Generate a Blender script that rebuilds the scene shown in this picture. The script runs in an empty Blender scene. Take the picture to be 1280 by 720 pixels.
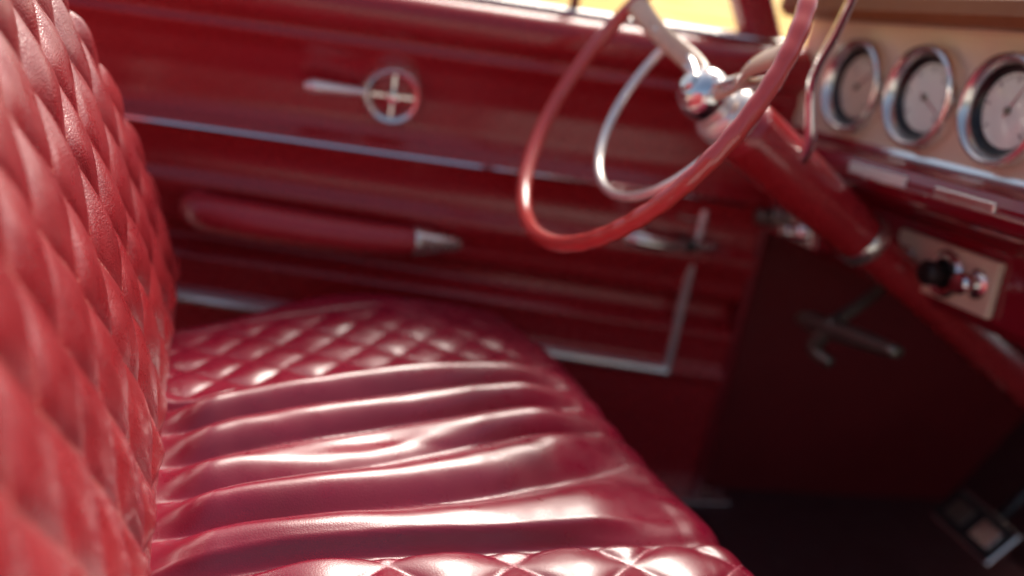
import bpy, math, random
from mathutils import Vector, Matrix, noise
random.seed(5)
d=math.radians
scene=bpy.context.scene
COL=bpy.context.collection

# ---------------------------------------------------------------- materials
def newmat(name):
    m=bpy.data.materials.new(name); m.use_nodes=True
    nt=m.node_tree; b=nt.nodes["Principled BSDF"]
    return m,nt,b
def setp(b,**k):
    for n,v in k.items():
        n=n.replace('_',' ')
        if n in b.inputs: b.inputs[n].default_value=v
def N(nt,t,**k):
    n=nt.nodes.new(t)
    for a,v in k.items(): setattr(n,a,v)
    return n
def math_node(nt,op,a,b=None,c=None):
    n=nt.nodes.new("ShaderNodeMath"); n.operation=op
    for i,v in enumerate((a,b,c)):
        if v is None: continue
        if isinstance(v,(int,float)): n.inputs[i].default_value=v
        else: nt.links.new(v,n.inputs[i])
    return n.outputs[0]

def leather(name,c1,c2,rough=.32,grain=.12,coat=.25,stitch=None,scale=420,spec=.5,crough=.22,rvar=1.0):
    m,nt,b=newmat(name)
    tc=N(nt,"ShaderNodeTexCoord")
    n1=N(nt,"ShaderNodeTexNoise"); n1.inputs["Scale"].default_value=9; n1.inputs["Detail"].default_value=5
    nt.links.new(tc.outputs["Object"],n1.inputs["Vector"])
    r=N(nt,"ShaderNodeMapRange"); r.inputs[1].default_value=.3; r.inputs[2].default_value=.7
    nt.links.new(n1.outputs[0],r.inputs[0])
    mx=N(nt,"ShaderNodeMix",data_type='RGBA'); mx.inputs[6].default_value=(*c1,1); mx.inputs[7].default_value=(*c2,1)
    nt.links.new(r.outputs[0],mx.inputs[0])
    col=mx.outputs[2]
    n2=N(nt,"ShaderNodeTexNoise"); n2.inputs["Scale"].default_value=45; n2.inputs["Detail"].default_value=4
    nt.links.new(tc.outputs["Object"],n2.inputs["Vector"])
    rr=N(nt,"ShaderNodeMapRange"); rr.inputs[1].default_value=.3; rr.inputs[2].default_value=.7; rr.inputs[3].default_value=rough-.07*rvar; rr.inputs[4].default_value=rough+.09*rvar
    nt.links.new(n2.outputs[0],rr.inputs[0]); nt.links.new(rr.outputs[0],b.inputs["Roughness"])
    v=N(nt,"ShaderNodeTexVoronoi",feature='DISTANCE_TO_EDGE'); v.inputs["Scale"].default_value=scale
    nt.links.new(tc.outputs["Object"],v.inputs["Vector"])
    vm=N(nt,"ShaderNodeMapRange"); vm.inputs[1].default_value=0; vm.inputs[2].default_value=.25
    nt.links.new(v.outputs[0],vm.inputs[0])
    h=vm.outputs[0]
    n3=N(nt,"ShaderNodeTexNoise"); n3.inputs["Scale"].default_value=70; n3.inputs["Detail"].default_value=3
    nt.links.new(tc.outputs["Object"],n3.inputs["Vector"])
    h=math_node(nt,'ADD',h,math_node(nt,'MULTIPLY',n3.outputs[0],1.6))
    if stitch:
        uv=N(nt,"ShaderNodeUVMap"); sp=N(nt,"ShaderNodeSeparateXYZ"); nt.links.new(uv.outputs[0],sp.inputs[0])
        def line(a,bb):
            fa=math_node(nt,'ABSOLUTE',math_node(nt,'SUBTRACT',math_node(nt,'FRACT',math_node(nt,'ADD',a,.5)),.5))
            near=math_node(nt,'LESS_THAN',fa,.013)
            dash=math_node(nt,'LESS_THAN',math_node(nt,'FRACT',math_node(nt,'MULTIPLY',bb,13.0)),.66)
            return math_node(nt,'MULTIPLY',near,dash)
        mk=math_node(nt,'MAXIMUM',line(sp.outputs[0],sp.outputs[1]),line(sp.outputs[1],sp.outputs[0]))
        mk=math_node(nt,'MULTIPLY',mk,math_node(nt,'GREATER_THAN',sp.outputs[0],-50))
        m2=N(nt,"ShaderNodeMix",data_type='RGBA'); m2.inputs[7].default_value=(*stitch,1)
        nt.links.new(mk,m2.inputs[0]); nt.links.new(col,m2.inputs[6]); col=m2.outputs[2]
        h=math_node(nt,'ADD',h,math_node(nt,'MULTIPLY',mk,2.0))
    nt.links.new(col,b.inputs["Base Color"])
    bp=N(nt,"ShaderNodeBump"); bp.inputs["Strength"].default_value=grain; bp.inputs["Distance"].default_value=.0015
    nt.links.new(h,bp.inputs["Height"]); nt.links.new(bp.outputs[0],b.inputs["Normal"])
    setp(b,Coat_Weight=coat,Coat_Roughness=crough,Specular_IOR_Level=spec)
    return m
def simple(name,col,rough=.4,metal=0,var=.15,coat=0,bump=0,bscale=200,nscale=30,cior=1.5):
    m,nt,b=newmat(name)
    tc=N(nt,"ShaderNodeTexCoord"); n=N(nt,"ShaderNodeTexNoise"); n.inputs["Scale"].default_value=nscale; n.inputs["Detail"].default_value=4
    nt.links.new(tc.outputs["Object"],n.inputs["Vector"])
    mx=N(nt,"ShaderNodeMix",data_type='RGBA')
    mx.inputs[6].default_value=(*[c*(1-var) for c in col],1); mx.inputs[7].default_value=(*[min(1,c*(1+var)) for c in col],1)
    nt.links.new(n.outputs[0],mx.inputs[0]); nt.links.new(mx.outputs[2],b.inputs["Base Color"])
    rr=N(nt,"ShaderNodeMapRange"); rr.inputs[1].default_value=.3; rr.inputs[2].default_value=.7; rr.inputs[3].default_value=rough*.8; rr.inputs[4].default_value=min(1,rough*1.3)
    nt.links.new(n.outputs[0],rr.inputs[0]); nt.links.new(rr.outputs[0],b.inputs["Roughness"])
    if bump:
        n2=N(nt,"ShaderNodeTexNoise"); n2.inputs["Scale"].default_value=bscale; nt.links.new(tc.outputs["Object"],n2.inputs["Vector"])
        bp=N(nt,"ShaderNodeBump"); bp.inputs["Strength"].default_value=bump; bp.inputs["Distance"].default_value=.002
        nt.links.new(n2.outputs[0],bp.inputs["Height"]); nt.links.new(bp.outputs[0],b.inputs["Normal"])
    setp(b,Metallic=metal,Coat_Weight=coat,Coat_Roughness=.08,Coat_IOR=cior)
    return m

M_seat=leather("seat_leather",(.22,.002,.020),(.29,.005,.032),rough=.31,stitch=(.55,.14,.18),coat=.5,spec=.75,grain=.07,crough=.2)
M_back=leather("backrest_leather",(.27,.012,.018),(.37,.024,.030),rough=.30,stitch=(.55,.18,.15),grain=.25,coat=.7,spec=.9,scale=360,crough=.22)
M_door=leather("door_vinyl",(.37,.015,.021),(.39,.017,.024),rough=.27,coat=.4,grain=.02,rvar=.3)
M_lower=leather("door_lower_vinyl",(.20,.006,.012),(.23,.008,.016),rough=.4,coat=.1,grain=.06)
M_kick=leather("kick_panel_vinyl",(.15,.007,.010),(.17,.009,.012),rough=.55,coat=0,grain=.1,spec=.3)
M_arm=leather("armrest_vinyl",(.43,.020,.032),(.47,.024,.038),rough=.30,grain=.04)
M_dashred=simple("dash_red_paint",(.26,.008,.022),rough=.2,coat=.6)
M_column=simple("column_red_paint",(.36,.018,.024),rough=.24,coat=.7)
M_rim=simple("rim_red_plastic",(.60,.07,.06),rough=.2,coat=.9,var=.1)
M_spoke=simple("spoke_tan",(.80,.55,.38),rough=.3,coat=.4)
M_chrome=simple("chrome",(.93,.92,.90),rough=.11,metal=1,var=.04)
M_cream=simple("pale_bright_metal",(.97,.93,.87),rough=.2,metal=.6,var=.04,coat=.5)
M_satin=simple("satin_metal",(.88,.84,.78),rough=.22,metal=.95,var=.06)
M_panel=simple("panel_champagne",(.84,.68,.51),rough=.42,metal=.0,bump=.1,bscale=500,var=.06,coat=.3)
M_pad=leather("dash_pad",(.24,.085,.03),(.30,.11,.04),rough=.5,coat=.05)
M_black=simple("black_plastic",(.012,.011,.011),rough=.3)
M_gun=simple("gunmetal",(.22,.21,.17),rough=.35,metal=.8)
M_rubber=simple("rubber",(.015,.014,.014),rough=.6,bump=.2)
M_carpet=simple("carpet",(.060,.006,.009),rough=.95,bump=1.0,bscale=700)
M_face=simple("gauge_face_glare",(.88,.98,.88),rough=.3,var=.02,coat=1,cior=1.7)  # pale dial, albedo raised to stand in for sky glare on the glass
M_faceamb=simple("gauge_face_tan",(.76,.64,.48),rough=.3,var=.1,coat=1,cior=1.7)
M_white=simple("ivory_mark",(.8,.77,.7),rough=.4)
M_mark=simple("dark_mark",(.20,.20,.19),rough=.5)

# ---------------------------------------------------------------- geometry helpers
def mesh(name,vs,fs,mat,parent=None,smooth=True,uvs=None):
    me=bpy.data.meshes.new(name); me.from_pydata([tuple(v) for v in vs],[],fs)
    if uvs is not None:
        ul=me.uv_layers.new(name="UVMap")
        for l in me.loops: ul.data[l.index].uv=uvs[l.vertex_index]
    for p in me.polygons: p.use_smooth=smooth
    me.materials.append(mat)
    me.update()
    o=bpy.data.objects.new(name,me); COL.objects.link(o)
    if parent: o.parent=parent
    return o
def empty(name,label,cat):
    e=bpy.data.objects.new(name,None); e.empty_display_size=.05; COL.objects.link(e); e["label"]=label; e["category"]=cat
    return e
def part(name,parent):
    e=bpy.data.objects.new(name,None); e.empty_display_size=.03; COL.objects.link(e); e.parent=parent; return e
def join(objs,name):
    for o in bpy.context.selected_objects: o.select_set(False)
    for o in objs: o.select_set(True)
    bpy.context.view_layer.objects.active=objs[0]
    bpy.ops.object.join(); objs[0].name=name; objs[0].select_set(False)
    return objs[0]
def gridmesh(name,fn,A,B,mat,parent=None,uvf=None,flip=False):
    vs=[];uv=[]
    for a in A:
        for b in B:
            vs.append(fn(a,b))
            if uvf: uv.append(uvf(a,b))
    nb=len(B); fs=[]
    for i in range(len(A)-1):
        for j in range(nb-1):
            q=(i*nb+j,i*nb+j+1,(i+1)*nb+j+1,(i+1)*nb+j)
            fs.append(q[::-1] if flip else q)
    return mesh(name,vs,fs,mat,parent,True,uv if uvf else None)
def lin(a,b,n): return [a+(b-a)*i/(n-1) for i in range(n)]
def frame(ax):
    ax=Vector(ax).normalized(); t=Vector((0,0,1)) if abs(ax.z)<.9 else Vector((1,0,0))
    e1=t.cross(ax).normalized(); e2=ax.cross(e1); return ax,e1,e2
def lathe(name,prof,o,ax,mat,parent=None,n=48,smooth=True):
    ax,e1,e2=frame(ax); o=Vector(o); vs=[];fs=[]
    for r,h in prof:
        for k in range(n):
            t=2*math.pi*k/n; vs.append(o+ax*h+(e1*math.cos(t)+e2*math.sin(t))*max(r,1e-5))
    for i in range(len(prof)-1):
        for k in range(n): fs.append((i*n+k,i*n+(k+1)%n,(i+1)*n+(k+1)%n,(i+1)*n+k))
    ob=mesh(name,vs,fs,mat,parent,smooth)
    if smooth:
        md=ob.modifiers.new("e","EDGE_SPLIT"); md.split_angle=d(40)
    return ob
def tube(name,pts,rad,mat,parent=None,n=16,closed=False,flat=1.0,up=None,steps=0):
    P=[Vector(p) for p in pts]
    Rr=rad if isinstance(rad,(list,tuple)) else [rad]*len(P)
    if steps:
        Q=[];S_=[]
        m=len(P)
        for i in range(m-1):
            p0,p1,p2,p3=P[max(i-1,0)],P[i],P[i+1],P[min(i+2,m-1)]
            for k in range(steps):
                t=k/steps
                Q.append(.5*((2*p1)+(-p0+p2)*t+(2*p0-5*p1+4*p2-p3)*t*t+(-p0+3*p1-3*p2+p3)*t**3)); S_.append(Rr[i]*(1-t)+Rr[i+1]*t)
        Q.append(P[-1]);S_.append(Rr[-1]); P,Rr=Q,S_
    m=len(P); vs=[];fs=[]
    prev=None
    for i in range(m):
        if closed: T=(P[(i+1)%m]-P[i-1]).normalized()
        else: T=(P[min(i+1,m-1)]-P[max(i-1,0)]).normalized()
        if up is not None: a=Vector(up); a=(a-T*a.dot(T)).normalized()
        else:
            if prev is None: a=Vector((0,0,1)) if abs(T.z)<.9 else Vector((1,0,0))
            else: a=prev
            a=(a-T*a.dot(T)).normalized(); prev=a
        b=T.cross(a)
        for k in range(n):
            t=2*math.pi*k/n; vs.append(P[i]+(a*math.cos(t)*flat+b*math.sin(t))*Rr[i])
    for i in range(m if closed else m-1):
        for k in range(n): fs.append((i*n+k,i*n+(k+1)%n,((i+1)%m)*n+(k+1)%n,((i+1)%m)*n+k))
    if not closed:
        fs.append(tuple(range(n))[::-1]); fs.append(tuple((m-1)*n+k for k in range(n)))
    return mesh(name,vs,fs,mat,parent)
def rbox(name,o,ux,uy,uz,size,mat,parent=None,bev=.002,seg=3):
    o=Vector(o);ux,uy,uz=[Vector(q).normalized() for q in (ux,uy,uz)]
    hx,hy,hz=[s/2 for s in size]
    vs=[o+ux*(sx*hx)+uy*(sy*hy)+uz*(sz*hz) for sx in (-1,1) for sy in (-1,1) for sz in (-1,1)]
    fs=[(0,1,3,2),(4,6,7,5),(0,4,5,1),(2,3,7,6),(0,2,6,4),(1,5,7,3)]
    ob=mesh(name,vs,fs,mat,parent,True)
    if bev:
        md=ob.modifiers.new("b","BEVEL"); md.width=bev; md.segments=seg; md.harden_normals=True
    return ob
def sweep(name,path,prof,mat,parent=None,closedprof=True):
    vs=[];fs=[];n=len(prof)
    for o,a,b in path:
        for p in prof: vs.append(Vector(o)+Vector(a)*p[0]+Vector(b)*p[1])
    for i in range(len(path)-1):
        for k in range(n if closedprof else n-1): fs.append((i*n+k,i*n+(k+1)%n,(i+1)*n+(k+1)%n,(i+1)*n+k))
    if closedprof:
        fs.append(tuple(range(n))[::-1]); fs.append(tuple((len(path)-1)*n+k for k in range(n)))
    ob=mesh(name,vs,fs,mat,parent,True); md=ob.modifiers.new("e","EDGE_SPLIT"); md.split_angle=d(35)
    return ob
def sm(a,b,x):
    t=max(0,min(1,(x-a)/(b-a))); return t*t*(3-2*t)
def interp(tab,x):
    if x<=tab[0][0]: return tab[0][1]
    for (a,b),(c,e) in zip(tab,tab[1:]):
        if x<=c: return b+(e-b)*(x-a)/(c-a)
    return tab[-1][1]

# ================================================================= BENCH SEAT
seat=empty("bench_seat","crimson leather bench seat with diamond quilting and smooth pleats","seat")
RF=.055
def front(y): return .460-.045*sm(.55,1.0,y)-.050*sm(1.03,1.22,y)**1.5
def YEf(a): return 1.225-.085*(1-sm(-.02,.22,a))
def asin_(t): 
    s=math.sin(math.pi*t); return math.sqrt(s*s+.006)-.0775
def quilt(u,v,amp,e=.55):
    p=max(0,asin_(u+v))*max(0,asin_(u-v))
    return amp*1.1*(p**e)
QN=.640; QF=.915; QE=1.085
def qof(a,b):
    k=max(.07,min(.26,.07+(b-.67)*1.3))
    return b-k*a*sm(0,.05,a)
def cush_uv(a,b):
    q=qof(a,b)
    if a<.5 and q<QN-.004: return (a/.105+b/.085,a/.105-b/.085)
    return (-99.5,-99.5)
def cush(a,b):
    YE=YEf(a); y0=YE-RF
    fb=front(min(b,YE))
    rx=RF
    ta=max(0,(a-fb)/rx); ex=0
    if ta>math.pi/2: ex=(ta-math.pi/2)*rx; ta=math.pi/2
    x=min(a,fb)+rx*math.sin(ta); dz=rx*(1-math.cos(ta))+ex
    tb=max(0,(b-y0)/RF); ey=0
    if tb>math.pi/2: ey=(tb-math.pi/2)*RF; tb=math.pi/2
    y=min(b,y0)+RF*math.sin(tb); dz2=RF*(1-math.cos(tb))+ey
    z=.372-dz-dz2+(.012+.014*sm(.9,1.2,b))*math.sin(math.pi*max(0,min(1,(a+.02)/.46)))*math.cos(tb)
    if z<.14: z=.14
    nrm=Vector((math.sin(ta)*math.cos(tb),math.sin(tb)*math.cos(ta),math.cos(ta)*math.cos(tb)+.02)).normalized()
    h=0
    q=qof(a,b)
    wn=1-sm(QN-.006,QN,q)
    if wn>0: h+=quilt(a/.105,b/.085,.0070,.55)*wn*(1-.8*sm(fb-.01,fb+.05,a))
    wf=sm(QF,QF+.01,q)*(1-sm(QE-.01,QE,q))*(1-sm(fb-.05,fb-.01,a))
    if wf>0: h+=quilt(a/.066,q/.058,.0038)*wf
    wr=sm(QN+.004,QN+.014,q)*(1-sm(QF-.014,QF-.006,q))
    if wr>0:
        s=(q-QN)/.0540+.12*noise.noise(Vector((a*4,b*3,1.3)))
        edge=(1-sm(.34,.45,a))*sm(-.03,.03,a)
        h+=(.024+.007*noise.noise(Vector((a*3,q*19,6))))*asin_(s)*wr*(.18+.82*edge)
    for sq in (QN,QF-.004):
        h-=.0045*math.exp(-((q-sq)/.0045)**2)
        h+=.003*math.exp(-((q-sq-.009)/.006)**2)
    h-=.0025*math.exp(-((q-QE)/.005)**2)*(1-sm(fb-.03,fb+.02,a))
    h-=.018*math.exp(-((a-.17)/.10)**2-((q-.776)/.017)**2)
    h+=.0026*noise.noise(Vector((a*6,b*18,0)))
    h+=.0011*noise.noise(Vector((a*20+3,b*42,4)))
    h+=.005*noise.noise(Vector((a*5,b*5,9)))
    return Vector((x,y,z))+nrm*h
gridmesh("seat_cushion",cush,lin(-.08,.74,300),lin(.30,1.42,480),M_seat,seat,cush_uv,flip=True)
rbox("seat_base",(.17,.70,.12),(1,0,0),(0,1,0),(0,0,1),(.44,.76,.16),M_lower,seat,bev=.03)

REC=d(18); bn=Vector((math.cos(REC),0,math.sin(REC))); bu=Vector((-math.sin(REC),0,math.cos(REC)))
B0=Vector((-.008,0,.355)); RB=.06; ST=.56
def yend(s): return interp([(0,1.19),(.08,1.225),(.2,1.18),(.3,1.125),(.38,1.065),(.46,.99),(.55,.89),(.7,.8)],s)
def backf(s,b):
    ye=yend(s)-RB
    tb=max(0,(b-ye)/RB); ey=0
    if tb>math.pi/2: ey=(tb-math.pi/2)*RB; tb=math.pi/2
    y=min(b,ye)+RB*math.sin(tb); dn=RB*(1-math.cos(tb))+ey
    ts=max(0,(s-ST)/RB); es=0
    if ts>math.pi/2: es=(ts-math.pi/2)*RB; ts=math.pi/2
    ss=min(s,ST)+RB*math.sin(ts); dn2=RB*(1-math.cos(ts))+es
    t0=max(0,(.05-s)/.05); dn2+=.03*t0*t0
    bul=.016*math.sin(math.pi*max(0,min(1,s/.5)))
    off=bul-dn-dn2
    off=max(off,-.15)
    nrm=(bn*(math.cos(tb)*math.cos(ts)+.02)+Vector((0,1,0))*math.sin(tb)*math.cos(ts)+bu*math.sin(ts)*math.cos(tb)).normalized()
    h=0
    w=sm(.055,.065,s)*(1-sm(ye+.002,ye+.008,b))*(1-sm(ST+.0,ST+.02,s))
    ba=b+.004*noise.noise(Vector((b*9,s*9,3))); sa=s+.005*noise.noise(Vector((b*8,s*8,11)))
    if w>0: h+=quilt(ba/.082,sa/.125,.0088+.002*noise.noise(Vector((b*12,s*9,31))),.52)*w
    h-=.003*(math.exp(-((s-.060)/.004)**2)+math.exp(-((b-ye-.005)/.004)**2))
    h+=.0014*noise.noise(Vector((b*16,s*20,2)))+.0016*noise.noise(Vector((b*60,s*28,7)))+.003*noise.noise(Vector((b*4,s*4,5)))
    return B0+Vector((0,y,0))+bu*ss+bn*off+nrm*h
def back_uv(s,b):
    if s<.06 or b>yend(s)-RB+.002: return (-99.5,-99.5)
    ba=b+.004*noise.noise(Vector((b*9,s*9,3))); sa=s+.005*noise.noise(Vector((b*8,s*8,11)))
    return (ba/.082+sa/.125,ba/.082-sa/.125)
gridmesh("backrest",backf,lin(0,.80,300),lin(.14,1.42,440),M_back,seat,back_uv,flip=True)

# ================================================================= CAR: DOOR
car=empty("car","classic car interior shell, dark red vinyl door and carpeted floor","car")
A4=d(4); ud=Vector((math.cos(A4),-math.sin(A4),0)); nd=Vector((math.sin(A4),math.cos(A4),0)); P0=Vector((.2,1.30,0))
def D(u,z,off=0): return P0+ud*u+Vector((0,0,z))-nd*off
SL=[(.05,-.04),(.28,-.09),(.334,-.088),(.46,-.055),(.57,-.026),(.70,0),(.8,.01)]
def zm(w,u): return w+interp(SL,w)*(u+.2)
door=part("door",car)
prof=[(.05,-.03),(.06,.004),(.08,.010),(.28,.012),(.318,.012),(.322,.018),(.336,.018),(.342,.010),(.375,.012),(.392,.016),(.398,.0),(.402,-.014),(.425,-.016),(.432,.004),(.445,.010),(.458,.010),
 (.466,.014),(.480,.020),(.492,.021),(.499,.018),(.503,.010),(.508,.013),(.522,.011),(.536,.012),(.546,.016),
 (.556,.020),(.566,.026),(.574,.024),(.580,.012),(.60,.007),(.64,.009),(.675,.018),(.692,.028),(.699,.030),(.704,.016),(.709,.028),(.720,.037),(.738,.040),(.752,.036),(.762,.022),(.768,.004),(.770,-.02),(.772,-.06)]
def prs(w):
    return sum(interp(prof,w+k*.0018) for k in (-3,-2,-1,0,1,2,3))/7
def dfn(w,u):
    return D(u,zm(w,u),prs(w)+.0010*noise.noise(Vector((u*3,w*5,0))))
Ws=lin(.05,.772,360)
gridmesh("door_panel",dfn,Ws,lin(-.62,.60,90),M_door,door,flip=False)
def strip(name,w,u0,u1,h,t,mat,off=None,n=30):
    path=[]
    for u in lin(u0,u1,n):
        o=prs(w) if off is None else off
        path.append((D(u,zm(w,u),o),Vector((0,0,1)),-nd))
    p=[(-h/2,-.003),(-h/2,t*.3),(-h*.3,t*.85),(0,t),(h*.3,t*.85),(h/2,t*.3),(h/2,-.003)]
    return sweep(name,path,p,mat,door)
strip("chrome_strip",.566,-.62,.555,.009,.007,M_chrome)
strip("chrome_strip",.332,-.62,.500,.014,.010,M_cream)
strip("belt_moulding",.768,-.62,.585,.010,.012,M_satin,off=.004)
sweep("chrome_strip",[(D(.503,z,.016),ud,-nd) for z in lin(.262,.527,20)],[(-.005,-.008),(-.005,.002),(0,.004),(.005,.002),(.005,-.008)],M_cream,door)
strip("chrome_strip",.536,.462,.507,.006,.004,M_satin)
sweep("door_edge",[(D(.605,z,-.012),ud,-nd) for z in lin(.05,.765,20)],[(-.008,-.02),(-.008,.028),(0,.032),(.008,.028),(.008,-.02)],M_lower,door)
rbox("step_guard",D(.50,.052,.03),ud,nd,(0,0,1),(.30,.045,.012),M_satin,door)
tube("window_post",[D(.262,.765,-.01),D(.262,.90,-.012),D(.262,1.05,-.03)],.007,M_gun,door,n=10)
apts=[D(-.20,zm(.462,-.20)+.002,.018),D(-.185,zm(.462,-.185),.044),D(-.12,zm(.462,-.12),.054),D(0,zm(.462,0),.054),D(.085,.450,.048)]
tube("armrest",apts,[.020,.025,.025,.023,.018],M_arm,door,n=24,flat=.95,steps=8)
lathe("armrest_tip",[(.0185,-.004),(.0195,0),(.0185,.004),(.0170,.014),(.0135,.035),(.010,.055),(.006,.066),(0,.069)],D(.085,.450,.048),D(.155,.446,.034)-D(.085,.450,.048),M_satin,door,n=32)
j=[lathe("escutcheon",[(0,.012),(.010,.012),(.016,.008),(.018,.0),(.018,-.02)],D(.405,.480,.020),-nd,M_chrome,door,n=28),
 tube("lever",[D(.385,.482,.030),D(.40,.482,.040),D(.43,.480,.046),D(.47,.479,.044),D(.505,.479,.038),D(.53,.478,.030)],[.012,.017,.014,.0085,.010,.006],M_satin,door,n=18,flat=.8,steps=6),
 lathe("lock_knob",[(0,.02),(.008,.018),(.0095,.01),(.008,.0),(.007,-.02)],D(.478,.480,.034),-nd,M_black,door,n=20)]
join(j,"door_handle")
cc=D(.034,.636,.010)
j=[lathe("crank_ring",[(.026,-.005),(.026,.018),(.028,.025),(.033,.027),(.038,.022),(.041,.010),(.041,-.005)],cc,-nd,M_satin,door),
 lathe("crank_disc",[(0,.014),(.020,.014),(.026,.012),(.027,.010)],cc,-nd,M_door,door),
 rbox("crank_cross",cc-nd*.019,ud,nd,(0,0,1),(.054,.005,.004),M_satin,door,bev=0),
 rbox("crank_cross",cc-nd*.0195,(0,0,1),nd,ud,(.054,.0045,.004),M_satin,door,bev=0),
 lathe("crank_cap",[(0,.030),(.007,.029),(.010,.024),(.0105,.012)],cc,-nd,M_chrome,door,n=24),
 tube("crank_arm",[cc-nd*.018-ud*.036,cc-nd*.024-ud*.07+Vector((0,0,.001)),cc-nd*.028-ud*.10+Vector((0,0,.0015)),cc-nd*.030-ud*.112],[.0065,.009,.012,.006],M_cream,door,n=16,flat=.75,steps=5)]
join(j,"window_crank")

# ================================================================= CAR BODY
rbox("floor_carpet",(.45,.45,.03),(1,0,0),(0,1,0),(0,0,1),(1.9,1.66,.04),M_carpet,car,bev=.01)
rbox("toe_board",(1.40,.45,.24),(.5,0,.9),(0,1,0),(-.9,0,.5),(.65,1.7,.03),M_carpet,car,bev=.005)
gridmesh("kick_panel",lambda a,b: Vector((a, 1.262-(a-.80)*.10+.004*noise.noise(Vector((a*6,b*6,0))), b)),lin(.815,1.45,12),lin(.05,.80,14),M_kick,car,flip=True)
sweep("windshield_pillar",[(Vector(p),Vector((1,0,.4)).normalized(),Vector((0,-1,0))) for p in [(.80,1.285,.60),(.775,1.283,.72),(.70,1.275,.84),(.57,1.25,1.02),(.42,1.21,1.20)]],
      [(-.024,-.02),(-.026,.010),(-.018,.020),(0,.025),(.018,.02),(.026,.008),(.024,-.02)],M_door,car)
rbox("cowl",(1.36,.45,.80),(1,0,0),(0,1,0),(0,0,1),(.14,1.75,.08),M_dashred,car,bev=.02)

# ================================================================= DASHBOARD
dash=empty("dashboard","red dashboard with champagne instrument panel, round gauges and chrome","dashboard")
def S(y,z,off=0): return Vector((.80-off,y,z-(y-1.0)*.10))
def dsweep(name,prof,mat,y0=1.262,y1=-.35,cl=False,n=24,par=None):
    return sweep(name,[(S(y,0,0),Vector((-1,0,0)),Vector((0,0,1))) for y in lin(y0,y1,n)],prof,mat,par or dash,closedprof=cl)
dsweep("instrument_panel",[(0,.684),(0,.840)],M_panel)
dsweep("panel_trim",[(0,.680),(.006,.680),(.008,.685),(.006,.690),(0,.691)],M_chrome,cl=True)
dsweep("dash_pad",[(0,.836),(.026,.834),(.044,.836),(.054,.846),(.052,.862),(.040,.874),(0,.880),(-.2,.882),(-.55,.875)],M_pad)
dsweep("dash_ledge",[(0,.682),(.030,.679),(.044,.674),(.050,.664),(.048,.650),(.040,.640),(.022,.632),(-.02,.622),(-.055,.612),(-.068,.600),(-.070,.540),(-.070,.518),(-.080,.505),(-.12,.50),(-.35,.50)],M_dashred)
dsweep("ledge_trim",[(.0495,.6545),(.053,.6545),(.053,.6570),(.0495,.6570)],M_satin,cl=True)
def plate(name,y,z,w,h,off,t,mat,par=dash,bev=.002):
    return rbox(name,S(y,z,off),(0,1,-.10),(1,0,0),(0,.10,1),(w,t,h),mat,par,bev=bev)
plate("switch_plate",.940,.556,.175,.066,-.064,.010,M_panel)
plate("vent_housing",1.165,.556,.125,.046,-.03,.08,M_dashred,bev=.006)
plate("switch_plate",1.165,.556,.115,.036,.011,.004,M_satin,bev=.001)
plate("indicator_plate",.965,.662,.105,.013,.050,.006,M_white)
plate("indicator_plate",1.13,.664,.05,.013,.050,.006,M_satin)
plate("indicator_plate",.82,.662,.09,.011,.050,.006,M_satin)
def knob(name,y,z,r,l,mat,off=-.058):
    return lathe(name,[(r*1.25,0),(r*1.3,.004),(r*1.1,.006),(r*.7,.008),(r*.75,l*.5),(r,l*.6),(r*1.02,l*.9),(r*.8,l),(0,l*1.02)],S(y,z,off),(-1,0,0),mat,dash,n=32)
lathe("ignition_bezel",[(.020,0),(.028,.002),(.029,.006),(.024,.010),(.019,.009)],S(.925,.556,-.058),(-1,0,0),M_chrome,dash)
knob("ignition_switch",.925,.556,.015,.036,M_black)
knob("headlight_knob",.875,.558,.013,.03,M_chrome)
knob("wiper_knob",1.00,.560,.009,.022,M_chrome)
knob("vent_knob",1.205,.557,.011,.028,M_gun,.013)
knob("vent_knob",1.135,.552,.009,.026,M_chrome,.013)
def gauge(y,face,needle):
    g=part("gauge",dash)
    o=S(y,.756,0); X=(-1,0,0)
    lathe("bezel",[(.060,-.002),(.060,.012),(.058,.019),(.054,.021),(.050,.018),(.047,.008),(.046,.002)],o,X,M_satin,g,n=64)
    lathe("inner_ring",[(.0465,.010),(.043,.008),(.0405,.004),(.039,.0022)],o,X,M_black,g,n=64)
    lathe("dial_face",[(.0465,.0022),(.04,.0026),(.03,.0036),(.02,.0045),(.01,.0050),(.0,.0052)],o,X,face,g,n=64)
    vs=[];fs=[]
    for k in range(25):
        t=math.radians(-130+k*260/24+90); L=.008 if k%4==0 else .004; w=.0006 if k%4 else .001
        er=Vector((0,math.cos(t),math.sin(t))); et=Vector((0,-math.sin(t),math.cos(t)))
        i=len(vs); c=o+Vector((-.0042,0,0))
        vs+= [c+er*.037-et*w,c+er*.037+et*w,c+er*(.037-L)+et*w,c+er*(.037-L)-et*w]; fs.append((i,i+1,i+2,i+3))
    mesh("dial_marks",vs,fs,M_mark,g,False)
    er=Vector((0,math.cos(needle),math.sin(needle))); et=Vector((0,-math.sin(needle),math.cos(needle))); c=o+Vector((-.0065,0,0))
    mesh("needle",[c-er*.008-et*.0012,c-er*.008+et*.0012,c+er*.033+et*.0004,c+er*.033-et*.0004],[(0,1,2,3)],M_column,g,False)
    lathe("needle_cap",[(.004,.005),(.004,.008),(0,.0092)],o,X,M_gun,g,n=20)
gauge(1.110,M_faceamb,2.4); gauge(.980,M_face,3.6); gauge(.850,M_face,2.0); gauge(.720,M_face,2.9)

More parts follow.
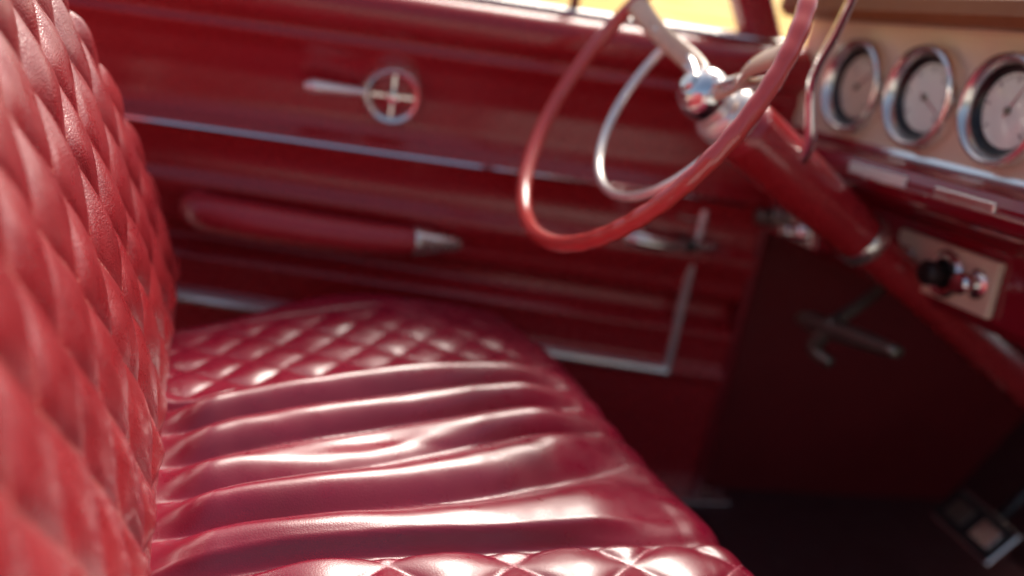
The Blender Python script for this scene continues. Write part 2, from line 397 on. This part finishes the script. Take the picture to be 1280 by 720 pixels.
# ================================================================= STEERING COLUMN + WHEEL
ax=Vector((.864,0,-.504)).normalized(); upv=Vector((.504,0,.864)).normalized(); yv=Vector((0,1,0))
c=Vector((.456,.989,.731)); H=c+ax*.055+upv*.030
colu=empty("steering_column","dark red steering column with chrome collar and curved lever","steering column")
lathe("column_jacket",[(.0,.055),(.030,.056),(.036,.062),(.038,.075),(.037,.15),(.034,.22),(.031,.30),(.028,.34),(.027,.36),(.026,.9)],H,ax,M_column,colu,n=48)
lathe("chrome_collar",[(.020,.022),(.030,.024),(.036,.030),(.037,.040),(.037,.052),(.034,.057),(.028,.058)],H,ax,M_cream,colu,n=48)
lathe("column_ring",[(.034,.345),(.036,.348),(.036,.362),(.033,.366)],H-ax*.06,ax,M_satin,colu,n=40)
lv=tube("gear_lever",[(.640,.982,.655),(.640,.950,.690),(.616,.940,.764),(.607,.907,.818),(.598,.881,.859),(.593,.858,.905)],[.008,.0065,.0055,.0055,.005,.005],M_chrome,colu,n=14,steps=6)
lathe("lever_knob",[(0,-.002),(.008,0),(.011,.012),(.012,.024),(.009,.033),(0,.036)],(.593,.858,.903),(-.005,-.023,.046),M_black,lv,n=24)
tube("turn_signal_lever",[H+ax*.085+yv*.03,H+ax*.08+yv*.07+upv*.01,H+ax*.06+yv*.12+upv*.02,H+ax*.05+yv*.15+upv*.02],[.0045,.004,.004,.006],M_chrome,colu,n=12,steps=5)

wheel=empty("steering_wheel","slim red steering wheel with chrome horn ring and tan spokes","steering wheel")
RW=.201
NT=320; P=[];RR=[]
for i in range(NT):
    t=2*math.pi*i/NT
    P.append(c+(yv*math.cos(t)+upv*math.sin(t))*RW)
    near=.5-.5*math.cos(t)
    RR.append(.0090+.0004*math.sin(t*44)*sm(.6,.85,near))
tube("wheel_rim",P,RR,M_rim,wheel,n=18,closed=True,up=ax)
lathe("wheel_hub",[(0,-.022),(.012,-.022),(.022,-.018),(.028,-.010),(.030,0),(.028,.014),(.022,.022)],H,ax,M_chrome,wheel,n=48)
lathe("hub_emblem",[(0,-.027),(.010,-.026),(.013,-.022)],H,ax,M_satin,wheel,n=32)
for sg,an in ((1,d(24)),(-1,d(24))):
    er=(yv*sg*math.cos(an)+upv*math.sin(an)); e=c+er*(RW-.004)
    o=H+er*.02
    tube("spoke",[o,o+er*.04-ax*.004,o.lerp(e,.6)-ax*.004,e],[.015,.013,.012,.015],M_spoke,wheel,n=16,flat=.45,up=ax,steps=6)
    tube("spoke_trim",[o-ax*.008,o+er*.05-ax*.011,o.lerp(e,.62)-ax*.009],[.004,.0035,.002],M_chrome,wheel,n=10,up=ax,steps=6)
hc=c+ax*.040+upv*.012
hp=[]
for i in range(90):
    t=d(156)+ (d(384)-d(156))*i/89
    hp.append(hc+(yv*math.cos(t)+upv*math.sin(t))*.128)
hp=[H+(-yv*.03+upv*.012)]+[hp[0].lerp(H,.25)]+hp+[hp[-1].lerp(H,.25)]+[H+(yv*.03+upv*.012)]
tube("horn_ring",hp,.0054,M_cream,wheel,n=12)

# ================================================================= small dark things
bk=empty("brake_release","dark metal release handle under the red dashboard","handle")
gA=Vector((.80,1.10,.428)); gB=Vector((.80,.90,.470))
tube("handle_grip",[gA,gA.lerp(gB,.15),gA.lerp(gB,.6),gB],[.007,.017,.016,.010],M_gun,bk,n=16,flat=.8,steps=6)
tube("handle_stem",[gA.lerp(gB,.3),gA.lerp(gB,.3)+Vector((.05,.01,.03)),(.90,1.07,.50)],[.010,.008,.008],M_gun,bk,n=12,steps=4)
tube("handle_bracket",[gA.lerp(gB,.4)+Vector((0,0,.01)),gA.lerp(gB,.3)+Vector((-.01,0,-.03)),gA.lerp(gB,.45)+Vector((0,0,-.045))],[.012,.010,.007],M_gun,bk,n=12,steps=4)

pd=empty("brake_pedal","black rubber pedal pad with bright metal frame on a dark arm","pedal")
pn=Vector((-.75,0,.66)).normalized(); px=Vector((0,1,0)); py=px.cross(pn).normalized()
pc=Vector((1.115,.990,.155))
rbox("pedal_frame",pc,px,py,pn,(.125,.066,.010),M_satin,pd,bev=.004)
rbox("pedal_pad",pc+pn*.007,px,py,pn,(.118,.058,.010),M_rubber,pd,bev=.004)
for k in range(2): rbox("pad_insert",pc+pn*.0125+px*(-.030+.056*k),px,py,pn,(.038,.032,.002),M_satin if k==0 else M_gun,pd,bev=.0008)
tube("pedal_arm",[pc-pn*.008,pc+Vector((.06,0,.04)),pc+Vector((.12,0,.18)),pc+Vector((.12,0,.36))],[.010,.009,.009,.010],M_black,pd,n=10,steps=4)

# ================================================================= OUTSIDE
m,nt,b=newmat("autumn_ground")
tc=N(nt,"ShaderNodeTexCoord"); n=N(nt,"ShaderNodeTexNoise"); n.inputs["Scale"].default_value=.5; n.inputs["Detail"].default_value=8
nt.links.new(tc.outputs["Object"],n.inputs["Vector"]); cr_=N(nt,"ShaderNodeValToRGB")
e=cr_.color_ramp.elements; e[0].position=.36; e[0].color=(.42,.27,.06,1); e[1].position=.68; e[1].color=(.85,.74,.45,1)
k=e.new(.5); k.color=(.82,.50,.09,1)
nt.links.new(n.outputs[0],cr_.inputs[0])
sp=N(nt,"ShaderNodeSeparateXYZ"); nt.links.new(tc.outputs["Object"],sp.inputs[0])
mr=N(nt,"ShaderNodeMapRange"); mr.inputs[1].default_value=4; mr.inputs[2].default_value=7; nt.links.new(sp.outputs[1],mr.inputs[0])
mx=N(nt,"ShaderNodeMix",data_type='RGBA'); nt.links.new(mr.outputs[0],mx.inputs[0]); mx.inputs[6].default_value=(.44,.42,.39,1); nt.links.new(cr_.outputs[0],mx.inputs[7])  # unseen ground near the car, made pale grey to keep chrome reflections neutral
nt.links.new(mx.outputs[2],b.inputs["Base Color"]); b.inputs["Roughness"].default_value=.9
gr=mesh("ground",[(-300,-300,-.32),(300,-300,-.32),(300,300,-.32),(-300,300,-.32)],[(0,1,2,3)],m,None,False); gr["kind"]="structure"

# ================================================================= LIGHT
w=bpy.data.worlds.new("World"); scene.world=w; w.use_nodes=True; nt=w.node_tree
sky=nt.nodes.new("ShaderNodeTexSky"); sky.sky_type='NISHITA'; sky.sun_disc=False
Sd=Vector((.36,.52,.77)).normalized()
sky.sun_elevation=math.asin(Sd.z); sky.sun_rotation=math.atan2(Sd.x,Sd.y); sky.dust_density=6; sky.air_density=1.0; sky.ozone_density=.4
bg=nt.nodes["Background"]; bg.inputs[1].default_value=.15
nt.links.new(sky.outputs[0],bg.inputs[0])
su=bpy.data.lights.new("sun","SUN"); su.energy=4.4; su.angle=d(28); su.color=(1,.94,.86)
so=bpy.data.objects.new("sun",su); COL.objects.link(so); so.rotation_euler=Sd.to_track_quat('Z','Y').to_euler()

# ================================================================= CAMERA
yaw,pit,rol=d(19),d(20),d(10)
F=Vector((math.sin(yaw)*math.cos(pit),math.cos(yaw)*math.cos(pit),-math.sin(pit)))
R0=Vector((math.cos(yaw),-math.sin(yaw),0)); U0=R0.cross(F)
U=math.cos(rol)*U0-math.sin(rol)*R0; Rt=math.cos(rol)*R0+math.sin(rol)*U0
cam=bpy.data.cameras.new("camera"); co=bpy.data.objects.new("camera",cam); COL.objects.link(co)
mw=Matrix((( Rt.x,U.x,-F.x,0),(Rt.y,U.y,-F.y,0),(Rt.z,U.z,-F.z,.87),(0,0,0,1)))
co.matrix_world=mw
cam.sensor_width=36; cam.lens=35; cam.clip_start=.02; cam.clip_end=1000
cam.dof.use_dof=True; cam.dof.focus_distance=.78; cam.dof.aperture_fstop=1.9
scene.camera=co
scene.view_settings.view_transform='Standard'; scene.view_settings.look='None'; scene.view_settings.exposure=0
